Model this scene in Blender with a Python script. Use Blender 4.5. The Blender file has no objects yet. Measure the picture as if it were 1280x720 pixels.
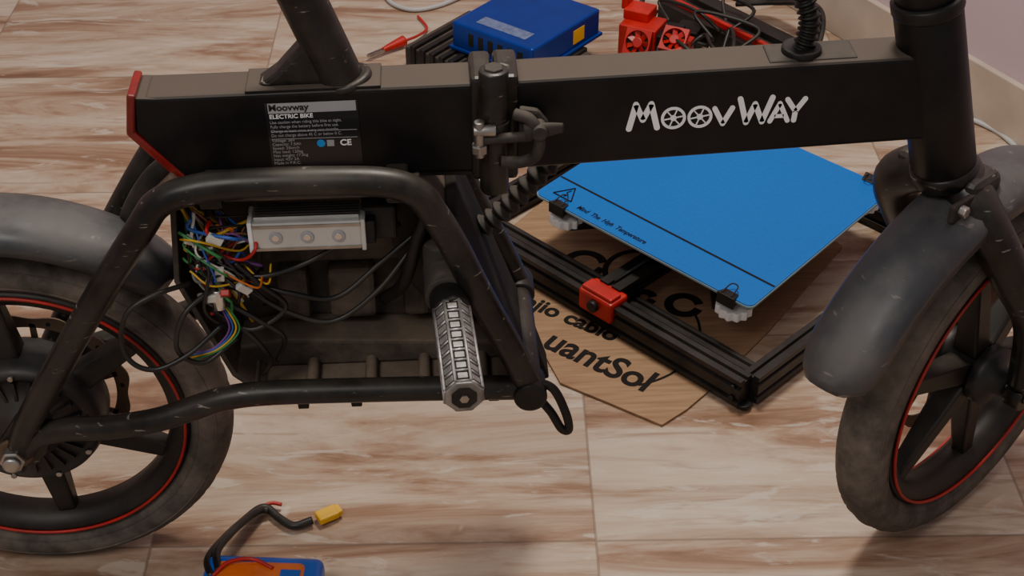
import bpy, bmesh, math, random
from mathutils import Vector, Matrix
random.seed(7)
SC=bpy.context.scene
COL=bpy.context.collection
rad=math.radians

# ------------------------------------------------------------------ materials
def _m(name):
    m=bpy.data.materials.new(name); m.use_nodes=True
    nt=m.node_tree; b=nt.nodes["Principled BSDF"]
    return m,nt,b
def mat(name,col,rough=.5,metal=0.,dust=0.,dustcol=(.22,.17,.13),var=.25,scale=30,bump=0.,coat=0.,updust=0.,scratch=0.,spec=.5):
    m,nt,b=_m(name); N=nt.nodes; L=nt.links
    tc=N.new("ShaderNodeTexCoord")
    n1=N.new("ShaderNodeTexNoise"); n1.inputs["Scale"].default_value=scale; n1.inputs["Detail"].default_value=6
    L.new(tc.outputs["Object"],n1.inputs["Vector"])
    r1=N.new("ShaderNodeValToRGB"); r1.color_ramp.elements[0].position=.3; r1.color_ramp.elements[1].position=.7
    c0=[max(0,c*(1-var)) for c in col]+[1]; c1=[min(1,c*(1+var)) for c in col]+[1]
    r1.color_ramp.elements[0].color=c0; r1.color_ramp.elements[1].color=c1
    L.new(n1.outputs["Fac"],r1.inputs["Fac"])
    out=r1.outputs["Color"]
    b.inputs["Roughness"].default_value=rough
    if dust>0 or updust>0:
        n2=N.new("ShaderNodeTexNoise"); n2.inputs["Scale"].default_value=11; n2.inputs["Detail"].default_value=9; n2.inputs["Roughness"].default_value=.7
        L.new(tc.outputs["Object"],n2.inputs["Vector"])
        r2=N.new("ShaderNodeMapRange"); r2.inputs[1].default_value=.42; r2.inputs[2].default_value=.70; r2.inputs[3].default_value=0; r2.inputs[4].default_value=dust
        L.new(n2.outputs["Fac"],r2.inputs[0])
        g=N.new("ShaderNodeNewGeometry"); sx=N.new("ShaderNodeSeparateXYZ"); L.new(g.outputs["Normal"],sx.inputs[0])
        r3=N.new("ShaderNodeMapRange"); r3.inputs[1].default_value=.5; r3.inputs[2].default_value=1; r3.inputs[3].default_value=0; r3.inputs[4].default_value=updust
        L.new(sx.outputs["Z"],r3.inputs[0])
        ad=N.new("ShaderNodeMath"); ad.operation='ADD'; ad.use_clamp=True
        L.new(r2.outputs[0],ad.inputs[0]); L.new(r3.outputs[0],ad.inputs[1])
        mx=N.new("ShaderNodeMix"); mx.data_type='RGBA'
        L.new(ad.outputs[0],mx.inputs[0]); L.new(out,mx.inputs[6]); mx.inputs[7].default_value=(*dustcol,1)
        out=mx.outputs[2]
        rr=N.new("ShaderNodeMapRange"); rr.inputs[3].default_value=rough; rr.inputs[4].default_value=.9
        L.new(ad.outputs[0],rr.inputs[0]); L.new(rr.outputs[0],b.inputs["Roughness"])
    if scratch>0:
        mp=N.new("ShaderNodeMapping"); mp.inputs["Scale"].default_value=(20,20,90)
        L.new(tc.outputs["Object"],mp.inputs[0])
        n3=N.new("ShaderNodeTexNoise"); n3.inputs["Scale"].default_value=2.5; n3.inputs["Detail"].default_value=5
        L.new(mp.outputs[0],n3.inputs["Vector"])
        r4=N.new("ShaderNodeMapRange"); r4.inputs[1].default_value=.66; r4.inputs[2].default_value=.72; r4.inputs[4].default_value=scratch
        L.new(n3.outputs["Fac"],r4.inputs[0])
        mx2=N.new("ShaderNodeMix"); mx2.data_type='RGBA'
        L.new(r4.outputs[0],mx2.inputs[0]); L.new(out,mx2.inputs[6]); mx2.inputs[7].default_value=(.38,.34,.30,1)
        out=mx2.outputs[2]
    L.new(out,b.inputs["Base Color"])
    b.inputs["Metallic"].default_value=metal
    b.inputs["Coat Weight"].default_value=coat; b.inputs["Specular IOR Level"].default_value=spec
    if bump>0:
        bn=N.new("ShaderNodeBump"); bn.inputs["Strength"].default_value=bump; bn.inputs["Distance"].default_value=.002
        L.new(n1.outputs["Fac"],bn.inputs["Height"]); L.new(bn.outputs[0],b.inputs["Normal"])
    return m

M_frame=mat("painted_black_steel",(.006,.006,.006),.30,0,dust=.32,updust=.14,scratch=.6,spec=.42,dustcol=(.11,.09,.07))
M_beam=mat("beam_black_satin",(.0045,.0045,.0055),.38,0,dust=.07,updust=.60,dustcol=(.13,.10,.08),spec=.3)
M_blk=mat("black_plastic",(.008,.008,.008),.45,0,dust=.15,spec=.35,dustcol=(.1,.08,.07))
M_blkdust=mat("dusty_black_plastic",(.012,.011,.010),.6,0,dust=.75,updust=.35,dustcol=(.09,.072,.058))
M_cover=mat("case_cover_matte",(.010,.010,.010),.75,0,dust=.5,updust=.1,dustcol=(.055,.045,.038),spec=.15)
M_box=mat("battery_case_inner",(.038,.031,.026),.7,0,dust=.9,updust=.5,dustcol=(.18,.135,.10))
M_tyre=mat("tyre_rubber",(.075,.066,.058),.8,0,dust=.85,dustcol=(.24,.20,.165),scale=60,bump=.4,spec=.3)
M_fend=mat("fender_plastic",(.040,.043,.050),.36,0,dust=.6,dustcol=(.13,.115,.105),updust=.12,scale=14,scratch=.25)
M_rim=mat("rim_black",(.010,.0095,.0095),.4,0,dust=.45,updust=.2,dustcol=(.08,.064,.05),spec=.4)
M_hub=mat("hub_motor_alloy",(.035,.035,.037),.45,.5,dust=.5,dustcol=(.11,.09,.075))
M_red=mat("red_stripe",(.42,.012,.010),.4,0,dust=.4,dustcol=(.14,.05,.04))
M_redlens=mat("tail_light_lens",(.22,.006,.005),.3,0,coat=.3,var=.4,dust=.3,dustcol=(.13,.04,.03))
M_redpl=mat("red_plastic",(.46,.012,.010),.4,dust=.2,dustcol=(.25,.03,.02))
M_steel=mat("steel",(.45,.44,.42),.32,1,dust=.4,dustcol=(.2,.16,.13))
M_rust=mat("rusty_steel",(.14,.09,.06),.6,.4,dust=.5,dustcol=(.16,.11,.08))
M_alu=mat("aluminium",(.75,.75,.75),.28,1,var=.08)
M_alum=mat("aluminium_light",(.55,.55,.53),.4,.3,var=.08,dust=.1)
M_peg=mat("footpeg_alloy",(.38,.37,.36),.45,.8,dust=.6,dustcol=(.09,.08,.07),scale=120)
M_white=mat("white_print",(.86,.86,.86),.5,var=.03)
M_label=mat("label_black",(.010,.010,.012),.3,var=.1,coat=.3)
M_grey=mat("label_grey_text",(.33,.33,.35),.6,var=.05)
M_labblue=mat("label_blue_mark",(.02,.25,.65),.5,var=.05)
M_bluepl=mat("blue_build_sheet",(.0003,.125,.50),.45,0,var=.05,scale=200,bump=.05,spec=.35)
M_glass=mat("plate_edge",(.22,.32,.36),.25,var=.05)
M_extr=mat("black_anodised_extrusion",(.010,.010,.010),.35,.2,dust=.25,updust=.08,dustcol=(.1,.08,.07))
M_ink=mat("black_ink",(.012,.010,.009),.8,var=.1,spec=.2)
M_psu=mat("psu_blue",(.003,.040,.32),.32,.4,var=.1)
M_psulab=mat("psu_label",(.12,.16,.30),.5,var=.3,scale=120)
M_yel=mat("yellow_plastic",(.75,.42,.02),.45,var=.1)
M_org=mat("orange_film",(.72,.15,.015),.4,var=.15,coat=.4)
M_blu=mat("blue_film",(.004,.09,.50),.35,var=.2,coat=.4)
M_wirew=mat("white_cable",(.45,.45,.45),.5,var=.05)
WIRE={}
for n,c in dict(red=(.45,.01,.01),yellow=(.55,.34,.02),green=(.02,.20,.05),blue=(.02,.08,.36),orange=(.55,.13,.01),white=(.60,.59,.55),black=(.009,.009,.009),purple=(.16,.04,.24),grey=(.16,.16,.16),brown=(.14,.05,.02)).items():
    WIRE[n]=mat("wire_"+n,c,.4,var=.1,dust=.3,dustcol=(.1,.08,.06))

def cardboard_mat():
    m,nt,b=_m("cardboard"); N=nt.nodes;L=nt.links
    tc=N.new("ShaderNodeTexCoord"); mp=N.new("ShaderNodeMapping"); mp.inputs["Rotation"].default_value=(0,0,rad(48)); mp.inputs["Scale"].default_value=(1,14,1)
    L.new(tc.outputs["Object"],mp.inputs[0])
    n=N.new("ShaderNodeTexNoise"); n.inputs["Scale"].default_value=12; n.inputs["Detail"].default_value=6
    L.new(mp.outputs[0],n.inputs["Vector"])
    r=N.new("ShaderNodeValToRGB"); r.color_ramp.elements[0].color=(.25,.145,.08,1); r.color_ramp.elements[1].color=(.37,.23,.13,1)
    r.color_ramp.elements[0].position=.3; r.color_ramp.elements[1].position=.7
    L.new(n.outputs["Fac"],r.inputs[0]); L.new(r.outputs[0],b.inputs["Base Color"]); b.inputs["Roughness"].default_value=.85
    return m
M_card=cardboard_mat()

def floor_mat():
    m,nt,b=_m("marble_floor_tile"); N=nt.nodes;L=nt.links
    tc=N.new("ShaderNodeTexCoord"); mp=N.new("ShaderNodeMapping")
    mp.inputs["Rotation"].default_value=(0,0,rad(2.4)); mp.inputs["Location"].default_value=(-.091,-.000,0)
    L.new(tc.outputs["Object"],mp.inputs[0])
    sx=N.new("ShaderNodeSeparateXYZ"); L.new(mp.outputs[0],sx.inputs[0])
    def math_(op,a,bv=None):
        k=N.new("ShaderNodeMath"); k.operation=op
        if hasattr(a,"links"): L.new(a,k.inputs[0])
        else: k.inputs[0].default_value=a
        if bv is not None:
            if hasattr(bv,"links"): L.new(bv,k.inputs[1])
            else: k.inputs[1].default_value=bv
        return k.outputs[0]
    ux=math_('DIVIDE',sx.outputs[0],.48); uy=math_('DIVIDE',sx.outputs[1],.35)
    fx=math_('FLOOR',ux); fy=math_('FLOOR',uy)
    cx=N.new("ShaderNodeCombineXYZ"); L.new(fx,cx.inputs[0]); L.new(fy,cx.inputs[1])
    wn=N.new("ShaderNodeTexWhiteNoise"); wn.noise_dimensions='3D'; L.new(cx.outputs[0],wn.inputs["Vector"])
    off=N.new("ShaderNodeVectorMath"); off.operation='SCALE'; L.new(wn.outputs["Color"],off.inputs[0]); off.inputs["Scale"].default_value=7
    add=N.new("ShaderNodeVectorMath"); add.operation='ADD'; L.new(mp.outputs[0],add.inputs[0]); L.new(off.outputs[0],add.inputs[1])
    def layer(sc,nscale,detail,dist,rot=2,rough=.6):
        st=N.new("ShaderNodeMapping"); st.inputs["Scale"].default_value=sc; st.inputs["Rotation"].default_value=(0,0,rad(rot)); L.new(add.outputs[0],st.inputs[0])
        n1=N.new("ShaderNodeTexNoise"); n1.inputs["Scale"].default_value=nscale; n1.inputs["Detail"].default_value=detail; n1.inputs["Roughness"].default_value=rough; n1.inputs["Distortion"].default_value=dist
        L.new(st.outputs[0],n1.inputs["Vector"]); return n1.outputs["Fac"]
    r=N.new("ShaderNodeValToRGB"); cr=r.color_ramp
    cr.elements[0].position=.34; cr.elements[0].color=(.175,.092,.055,1)
    cr.elements[1].position=.68; cr.elements[1].color=(.57,.48,.395,1)
    e=cr.elements.new(.42); e.color=(.28,.170,.110,1)
    e=cr.elements.new(.48); e.color=(.40,.285,.205,1)
    e=cr.elements.new(.56); e.color=(.49,.385,.295,1)
    L.new(layer((1.2,6.5,1),1.7,8,.7,3,.68),r.inputs[0])
    r2=N.new("ShaderNodeMapRange"); r2.inputs[1].default_value=.53; r2.inputs[2].default_value=.68; r2.inputs[4].default_value=.6
    L.new(layer((3,20,1),2.0,9,1.2,1),r2.inputs[0])
    mx=N.new("ShaderNodeMix"); mx.data_type='RGBA'; L.new(r2.outputs[0],mx.inputs[0]); L.new(r.outputs[0],mx.inputs[6]); mx.inputs[7].default_value=(.24,.140,.092,1)
    r3=N.new("ShaderNodeMapRange"); r3.inputs[1].default_value=.58; r3.inputs[2].default_value=.64; r3.inputs[4].default_value=.55
    L.new(layer((2,7,1),2.6,8,2.2,6),r3.inputs[0])
    mx3=N.new("ShaderNodeMix"); mx3.data_type='RGBA'; L.new(r3.outputs[0],mx3.inputs[0]); L.new(mx.outputs[2],mx3.inputs[6]); mx3.inputs[7].default_value=(.60,.53,.455,1)
    def edge(u,w):
        f=math_('FRACT',u); d=math_('SUBTRACT',f,.5); a=math_('ABSOLUTE',d); return math_('GREATER_THAN',a,.5-w)
    gx=edge(ux,.0032); gy=edge(uy,.0044); g=math_('MAXIMUM',gx,gy)
    g2=math_('MULTIPLY',g,.6)
    mg=N.new("ShaderNodeMix"); mg.data_type='RGBA'; L.new(g2,mg.inputs[0]); L.new(mx3.outputs[2],mg.inputs[6]); mg.inputs[7].default_value=(.17,.12,.09,1)
    L.new(mg.outputs[2],b.inputs["Base Color"])
    b.inputs["Roughness"].default_value=.30
    bn=N.new("ShaderNodeBump"); bn.inputs["Strength"].default_value=.3; bn.inputs["Distance"].default_value=.001; bn.invert=True
    L.new(g,bn.inputs["Height"]); L.new(bn.outputs[0],b.inputs["Normal"])
    return m
M_floor=floor_mat()
M_wall=mat("pink_wall_paint",(.56,.43,.47),.8,var=.03,scale=4)
M_baseb=mat("baseboard_tile",(.50,.41,.34),.35,var=.18,scale=9)

# ------------------------------------------------------------------ geometry helpers
def empty(name,loc=(0,0,0)):
    o=bpy.data.objects.new(name,None); o.location=loc; o.empty_display_size=.05; COL.objects.link(o); return o
def mk(name,verts,faces,m,parent=None,smooth=False,bevel=0,M=None,seg=2,solid=0):
    me=bpy.data.meshes.new(name)
    vs=[Vector(v) for v in verts]
    if M is not None: vs=[M@v for v in vs]
    me.from_pydata([tuple(v) for v in vs],[],faces)
    bm=bmesh.new(); bm.from_mesh(me); bmesh.ops.recalc_face_normals(bm,faces=bm.faces); bm.to_mesh(me); bm.free()
    me.materials.append(m)
    if smooth:
        for p in me.polygons: p.use_smooth=True
    o=bpy.data.objects.new(name,me); COL.objects.link(o)
    if parent is not None: o.parent=parent
    if solid:
        s=o.modifiers.new("s","SOLIDIFY"); s.thickness=solid; s.offset=0
    if bevel:
        b=o.modifiers.new("b","BEVEL"); b.width=bevel; b.segments=seg; b.limit_method='ANGLE'; b.angle_limit=rad(35)
    return o
def prism(name,poly,y0,y1,m,parent=None,bevel=0,M=None,seg=2,axis='y'):
    n=len(poly)
    if axis=='y': v=[(a,y0,b) for a,b in poly]+[(a,y1,b) for a,b in poly]
    elif axis=='z': v=[(a,b,y0) for a,b in poly]+[(a,b,y1) for a,b in poly]
    else: v=[(y0,a,b) for a,b in poly]+[(y1,a,b) for a,b in poly]
    f=[list(range(n)),[n+i for i in range(n)][::-1]]+[[i,(i+1)%n,n+(i+1)%n,n+i] for i in range(n)]
    return mk(name,v,f,m,parent,bevel=bevel,M=M,seg=seg)
def box(name,c,s,m,parent=None,bevel=0,M=None,R=None,seg=2):
    x,y,z=[k/2 for k in s]
    v=[Vector(p) for p in [(-x,-y,-z),(x,-y,-z),(x,y,-z),(-x,y,-z),(-x,-y,z),(x,-y,z),(x,y,z),(-x,y,z)]]
    if R is not None: v=[R@p for p in v]
    v=[p+Vector(c) for p in v]
    f=[[0,3,2,1],[4,5,6,7],[0,1,5,4],[1,2,6,5],[2,3,7,6],[3,0,4,7]]
    return mk(name,v,f,m,parent,bevel=bevel,M=M,seg=seg)
def crom(pts,k=8,closed=False):
    P=[Vector(p) for p in pts]; n=len(P); out=[]
    if n<3: return P
    rng=range(n if closed else n-1)
    for i in rng:
        if closed: p0,p1,p2,p3=P[(i-1)%n],P[i],P[(i+1)%n],P[(i+2)%n]
        else:
            p1,p2=P[i],P[i+1]; p0=P[i-1] if i>0 else p1*2-p2; p3=P[i+2] if i+2<n else p2*2-p1
        for j in range(k):
            t=j/k
            out.append(.5*((2*p1)+(p2-p0)*t+(2*p0-5*p1+4*p2-p3)*t*t+(3*p1-p0-3*p2+p3)*t**3))
    if not closed: out.append(P[-1])
    return out
def tube(name,pts,r,m,parent=None,k=8,n=14,closed=False,M=None,rf=None,flat=1.0):
    P=crom(pts,k,closed) if len(pts)>2 else [Vector(p) for p in pts]
    N=len(P); V=[];F=[]
    T=[]
    for i in range(N):
        if closed: t=P[(i+1)%N]-P[i-1]
        else: t=P[min(i+1,N-1)]-P[max(i-1,0)]
        T.append(t.normalized())
    a=Vector((0,0,1)) if abs(T[0].z)<.9 else Vector((1,0,0))
    nrm=(a-T[0]*a.dot(T[0])).normalized()
    for i in range(N):
        nrm=(nrm-T[i]*nrm.dot(T[i])).normalized(); bi=T[i].cross(nrm)
        rr=rf(i/(N-1)) if rf else (r[0]+(r[1]-r[0])*i/(N-1) if isinstance(r,tuple) else r)
        for j in range(n):
            an=2*math.pi*j/n
            V.append(P[i]+nrm*math.cos(an)*rr+bi*math.sin(an)*rr*flat)
    for i in range(N if closed else N-1):
        for j in range(n):
            a0=i*n+j;a1=i*n+(j+1)%n;b0=((i+1)%N)*n+j;b1=((i+1)%N)*n+(j+1)%n
            F.append([a0,a1,b1,b0])
    if not closed: F.append(list(range(n))[::-1]); F.append([(N-1)*n+j for j in range(n)])
    return mk(name,V,F,m,parent,smooth=True,M=M)
def cyl(name,p0,p1,r,m,parent=None,n=28,M=None,bevel=0.0015,r2=None,smooth=True):
    p0=Vector(p0);p1=Vector(p1);t=(p1-p0).normalized()
    a=Vector((0,0,1)) if abs(t.z)<.9 else Vector((1,0,0))
    u=(a-t*a.dot(t)).normalized();w=t.cross(u); V=[];r2=r if r2 is None else r2
    for p,q in((p0,r),(p1,r2)):
        for j in range(n):
            an=2*math.pi*(j+.5)/n; V.append(p+u*math.cos(an)*q+w*math.sin(an)*q)
    F=[[j,(j+1)%n,n+(j+1)%n,n+j] for j in range(n)]+[list(range(n))[::-1],[n+j for j in range(n)]]
    o=mk(name,V,F,m,parent,M=M,bevel=bevel)
    if smooth and n>8:
        for p in o.data.polygons:
            if len(p.vertices)==4: p.use_smooth=True
    return o
def lathe(name,prof,m,parent=None,n=96,M=None,smooth=True,closed=True):
    V=[];F=[];k=len(prof)
    for i in range(n):
        a=2*math.pi*i/n
        for r,y in prof: V.append((r*math.cos(a),y,r*math.sin(a)))
    for i in range(n):
        for j in range(k if closed else k-1):
            F.append([i*k+j,i*k+(j+1)%k,((i+1)%n)*k+(j+1)%k,((i+1)%n)*k+j])
    return mk(name,V,F,m,parent,smooth=smooth,M=M)
def text(name,body,M,size,m,parent,ext=.0003,off=0.,align='LEFT',sx=1.,shear=0):
    cu=bpy.data.curves.new(name,"FONT"); cu.body=body; cu.size=size; cu.extrude=ext; cu.offset=off; cu.align_x=align; cu.shear=shear
    o=bpy.data.objects.new(name+"_c",cu); COL.objects.link(o)
    bpy.context.view_layer.update()
    me=bpy.data.meshes.new_from_object(o.evaluated_get(bpy.context.evaluated_depsgraph_get()))
    bpy.data.objects.remove(o); me.name=name
    me.transform(M@Matrix.Diagonal((sx,1,1,1)))
    me.materials.clear(); me.materials.append(m)
    oo=bpy.data.objects.new(name,me); COL.objects.link(oo); oo.parent=parent
    return oo

# ------------------------------------------------------------------ room
fl=mk("floor",[(-2.6,-2.2,0),(2.4,-2.2,0),(2.4,2.6,0),(-2.6,2.6,0)],[[0,1,2,3]],M_floor)
wa=Vector((.592,1.243,0)); wb=Vector((.830,.757,0)); wd=(wb-wa).normalized(); wn=Vector((-wd.y,wd.x,0))
if wn.x<0: wn=-wn
s0=wa-wd*1.5; s1=wb+wd*2.6
def slab(name,a,b,n,z0,z1,t0,t1,m,bev=0):
    pts=[a+n*t0,b+n*t0,b+n*t1,a+n*t1]
    return prism(name,[(p.x,p.y) for p in pts],z0,z1,m,axis='z',bevel=bev)
slab("wall_right",s0,s1,wn,0,2.5,.008,.1,M_wall)
slab("baseboard_right",s0,s1,wn,0,.095,-.004,.008,M_baseb,.002)
prism("wall_back",[(-2.6,2.6),(2.4,2.6),(2.4,2.7),(-2.6,2.7)],0,2.5,M_wall,axis='z')
prism("wall_left",[(-2.7,-2.2),(-2.6,-2.2),(-2.6,2.6),(-2.7,2.6)],0,2.5,M_wall,axis='z')

# ------------------------------------------------------------------ BICYCLE
bike=empty("electric_folding_bicycle")
def wheel(prefix,M,hub_r,rot,spin):
    g=bike
    prof=[]
    K=28
    for i in range(K):
        a=2*math.pi*i/K
        prof.append((.1755+.0235*math.cos(a),.0265*math.sin(a)))
    n=216
    V=[];F=[]
    for i in range(n):
        an=2*math.pi*i/n
        for j,(r_,y_) in enumerate(prof):
            d=0
            if r_>.188:
                if (i+int(abs(y_)*500))%4==0 and abs(y_)>.004: d=.0022
                if abs(abs(y_)-.006)<.0015: d=.0014
            V.append(((r_-d)*math.cos(an),y_,(r_-d)*math.sin(an)))
    for i in range(n):
        for j in range(K):
            F.append([i*K+j,i*K+(j+1)%K,((i+1)%n)*K+(j+1)%K,((i+1)%n)*K+j])
    mk(prefix+"_tyre",V,F,M_tyre,g,smooth=True,M=M)
    for rr_ in(.184,.166):
        for s in(-1,1):
            yy=.0265*math.sqrt(1-((rr_-.1755)/.0235)**2)
            lathe(prefix+"_tyre_bead",[(rr_+.0009*math.cos(a*math.pi/3),s*yy+.0007*math.sin(a*math.pi/3)) for a in range(6)],M_tyre,g,M=M)
    rimp=[(.158,-.019),(.158,.019),(.151,.0215),(.146,.018),(.138,.012),(.136,0),(.138,-.012),(.146,-.018),(.151,-.0215)]
    lathe(prefix+"_rim",rimp,M_rim,g,M=M)
    for s in(-1,1):
        lathe(prefix+"_red_stripe",[(.1535+.0017*math.cos(a*math.pi/4),s*.0228+.0018*math.sin(a*math.pi/4)) for a in range(8)],M_red,g,M=M)
    for i in range(6):
        a=rad(spin+60*i)
        Rm=M@Matrix.Rotation(-a,4,'Y')
        r0=hub_r*.8;r1=.141
        V=[(r0,-.014,-.013),(r1,-.008,-.0095),(r1,-.008,.0095),(r0,-.014,.013),(r0,.014,-.013),(r1,.008,-.0095),(r1,.008,.0095),(r0,.014,.013)]
        mk(prefix+"_spoke",V,[[0,1,2,3],[4,7,6,5],[0,4,5,1],[3,2,6,7],[1,5,6,2],[0,3,7,4]],M_rim,g,M=Rm,bevel=.003)
    h=hub_r
    if hub_r>.05:
        prof=[(.001,-.044),(.016,-.044),(.018,-.038),(.034,-.037),(.037,-.031),(h*.80,-.028),(h*.84,-.031),(h*.9,-.031),(h*.96,-.026),(h,-.018),(h,.018),(h*.9,.030),(.02,.04),(.001,.04)]
        lathe(prefix+"_hub_motor",prof,M_hub,g,M=M)
        for i in range(24):
            a=rad(i*15); Rm=M@Matrix.Rotation(-a,4,'Y')
            box(prefix+"_hub_fin",(h*.62,-.0305,0),(h*.34,.004,.003),M_hub,g,M=Rm)
        for i in range(9):
            a=rad(i*40+10); Rm=M@Matrix.Rotation(-a,4,'Y')
            cyl(prefix+"_hub_bolt",(h*.88,-.030,0),(h*.88,-.034,0),.003,M_steel,g,M=Rm,n=12,bevel=.0005)
    else:
        prof=[(.001,-.046),(.014,-.046),(.016,-.034),(h,-.03),(h,-.016),(h*.7,-.012),(h*.7,.012),(h,.016),(h,.03),(.014,.046),(.001,.046)]
        lathe(prefix+"_hub",prof,M_hub,g,M=M)
    y=rot; V=[];F=[];n=120
    for i in range(n):
        a=2*math.pi*i/n; ro=.092+.0022*math.sin(a*12)
        for r_ in(ro,.079):
            for yy in(y-.0009,y+.0009): V.append((r_*math.cos(a),yy,r_*math.sin(a)))
    for i in range(n):
        b=i*4;c=((i+1)%n)*4
        F+= [[b,c,c+1,b+1],[b+2,b+3,c+3,c+2],[b+1,c+1,c+3,b+3]]
        F.append([b,b+2,c+2,c])
    mk(prefix+"_brake_rotor",V,F,M_rust,g,M=M)
    for i in range(10):
        a=rad(i*36); Rm=M@Matrix.Rotation(-a,4,'Y')
        mk(prefix+"_rotor_arm",[(.03,y-.0009,-.004),(.082,y-.0009,.012),(.082,y-.0009,.018),(.03,y-.0009,.004),(.03,y+.0009,-.004),(.082,y+.0009,.012),(.082,y+.0009,.018),(.03,y+.0009,.004)],
           [[0,1,2,3],[4,7,6,5],[0,4,5,1],[3,2,6,7],[1,5,6,2],[0,3,7,4]],M_rust,g,M=Rm)
        cyl(prefix+"_rotor_rivet",(.0855,y-.0016,0),(.0855,y+.0016,0),.0024,M_blk,g,n=8,M=Rm,bevel=0)
RY=.024
RW=Matrix.Translation((-.478,RY,.199))
STEER=38
FC=Vector((.476,.034,.199))
FW=Matrix.Translation(FC)@Matrix.Rotation(rad(STEER),4,'Z')
wheel("rear_wheel",RW,.074,.030,-85)
wheel("front_wheel",FW,.032,.030,-78)

def fender(prefix,M,a0,a1,r,hw,n=60,r1=None):
    V=[];F=[]; cs=[(-hw,-.018),(-hw*.97,-.007),(-hw*.82,.001),(-hw*.45,.006),(0,.0075),(hw*.45,.006),(hw*.82,.001),(hw*.97,-.007),(hw,-.018)]
    for i in range(n+1):
        t=i/n; a=rad(a0+(a1-a0)*t); rr=r+(0 if r1 is None else (r1-r)*t)
        e=min(t,1-t)*n
        sc=1 if e>5 else math.sqrt(1-((5-e)/5)**2)*.45+.55
        for y,d in cs: V.append(((rr+d)*math.cos(a),y*sc,(rr+d)*math.sin(a)))
    k=len(cs)
    for i in range(n):
        for j in range(k-1): F.append([i*k+j,i*k+j+1,(i+1)*k+j+1,(i+1)*k+j])
    return mk(prefix,V,F,M_fend,bike,smooth=True,M=M,solid=.003)
fender("rear_fender",RW@Matrix.Translation((0,-.012,0)),46,185,.240,.038)
fender("front_fender",FW@Matrix.Translation((-.012,.004,0)),155,52,.272,.037,r1=.222)

# main beam
prism("rear_beam",[(-.306,.569),(-.028,.573),(-.028,.486),(-.282,.492)],-.021,.021,M_beam,bike,bevel=.004,seg=3)
prism("front_beam",[(.0,.574),(.350,.586),(.392,.506),(.0,.488)],-.021,.021,M_beam,bike,bevel=.004,seg=3)
prism("tail_light",[(-.318,.573),(-.324,.535),(-.288,.489),(-.280,.489),(-.281,.494),(-.316,.537),(-.311,.572)],-.0222,.0222,M_redlens,bike,bevel=.002)
prism("tail_light_core",[(-.312,.569),(-.315,.537),(-.284,.493),(-.270,.493),(-.295,.568)],-.0212,.0212,M_beam,bike,bevel=.002)
prism("beam_underplate",[(-.28,.493),(-.03,.487),(-.03,.482),(-.27,.486)],-.018,.018,M_frame,bike,bevel=.001)
prism("hinge_flange_rear",[(-.036,.481),(-.036,.581),(-.018,.581),(-.018,.481)],-.026,.025,M_frame,bike,bevel=.004)
prism("hinge_flange_front",[(-.016,.481),(-.016,.582),(.004,.582),(.004,.481)],-.026,.025,M_frame,bike,bevel=.004)
cyl("hinge_barrel",(-.017,-.030,.474),(-.017,-.030,.592),.0125,M_frame,bike,bevel=.003)
cyl("hinge_cap",(-.017,-.030,.587),(-.017,-.030,.594),.009,M_blkdust,bike,n=6)
cyl("hinge_joint",(-.017,-.030,.530),(-.017,-.030,.545),.0140,M_frame,bike,bevel=.002)
cyl("clamp_bolt",(-.030,-.046,.518),(-.030,-.046,.552),.0045,M_steel,bike,bevel=.001)
cyl("clamp_bolt_nut",(-.030,-.046,.522),(-.030,-.046,.530),.0072,M_steel,bike,n=6,bevel=.001)
cyl("clamp_bolt_eye",(-.035,-.046,.543),(-.016,-.046,.543),.0050,M_steel,bike,bevel=.001)
cyl("clamp_rod",(-.030,-.044,.533),(.014,-.044,.535),.0045,M_blkdust,bike,bevel=.001)
tube("clamp_lever",[(.000,-.036,.552),(.012,-.042,.550),(.020,-.045,.536),(.018,-.045,.518),(.006,-.042,.509),(-.012,-.042,.510)],.0052,M_blkdust,bike)
tube("clamp_lever_tip",[(.008,-.044,.538),(.026,-.044,.541),(.040,-.042,.541)],(.0085,.0045),M_blkdust,bike,flat=.6)
cyl("clamp_pivot",(.020,-.036,.541),(.020,-.052,.541),.0065,M_blkdust,bike,bevel=.001)
prism("clamp_plate",[(.004,.556),(.020,.553),(.030,.540),(.024,.524),(.004,.520)],-.034,-.026,M_blkdust,bike,bevel=.003)

tube("seat_tube",[(-.140,0,.560),(-.150,0,.590),(-.169,0,.643),(-.225,0,.80)],.0195,M_frame,bike)
prism("seat_gusset",[(-.214,.570),(-.196,.583),(-.176,.605),(-.168,.622),(-.152,.590),(-.145,.570)],-.013,.013,M_frame,bike,bevel=.004)
cyl("seat_tube_weld",(-.138,0,.566),(-.140,0,.574),.022,M_frame,bike,bevel=.003)
prism("seat_mount_plate",[(-.222,.569),(-.110,.571),(-.110,.574),(-.222,.572)],-.020,.020,M_beam,bike,bevel=.001)
cyl("cable_grommet",(.245,.0,.580),(.245,.0,.589),.017,M_blk,bike,bevel=.002)
prism("beam_top_cap",[(.215,.578),(.29,.581),(.29,.5855),(.215,.583)],-.016,.016,M_blkdust,bike,bevel=.002)
def coil(name,pts,r,m,par,turns,k=14,amp=.18):
    tube(name,pts,r,m,par,k=k*3,n=12,rf=lambda t:r*(1+amp*math.sin(t*turns*2*math.pi)))
coil("spiral_cable",[(.246,0,.585),(.250,.004,.61),(.240,.01,.64),(.222,.0,.70)],.0085,M_blk,bike,14)
coil("spiral_cable",[(.062,.028,.505),(.044,.028,.474),(.018,.028,.442),(-.006,.028,.414),(-.030,.028,.394),(-.055,.028,.388)],.0092,M_blkdust,bike,15,amp=.25)

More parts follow.
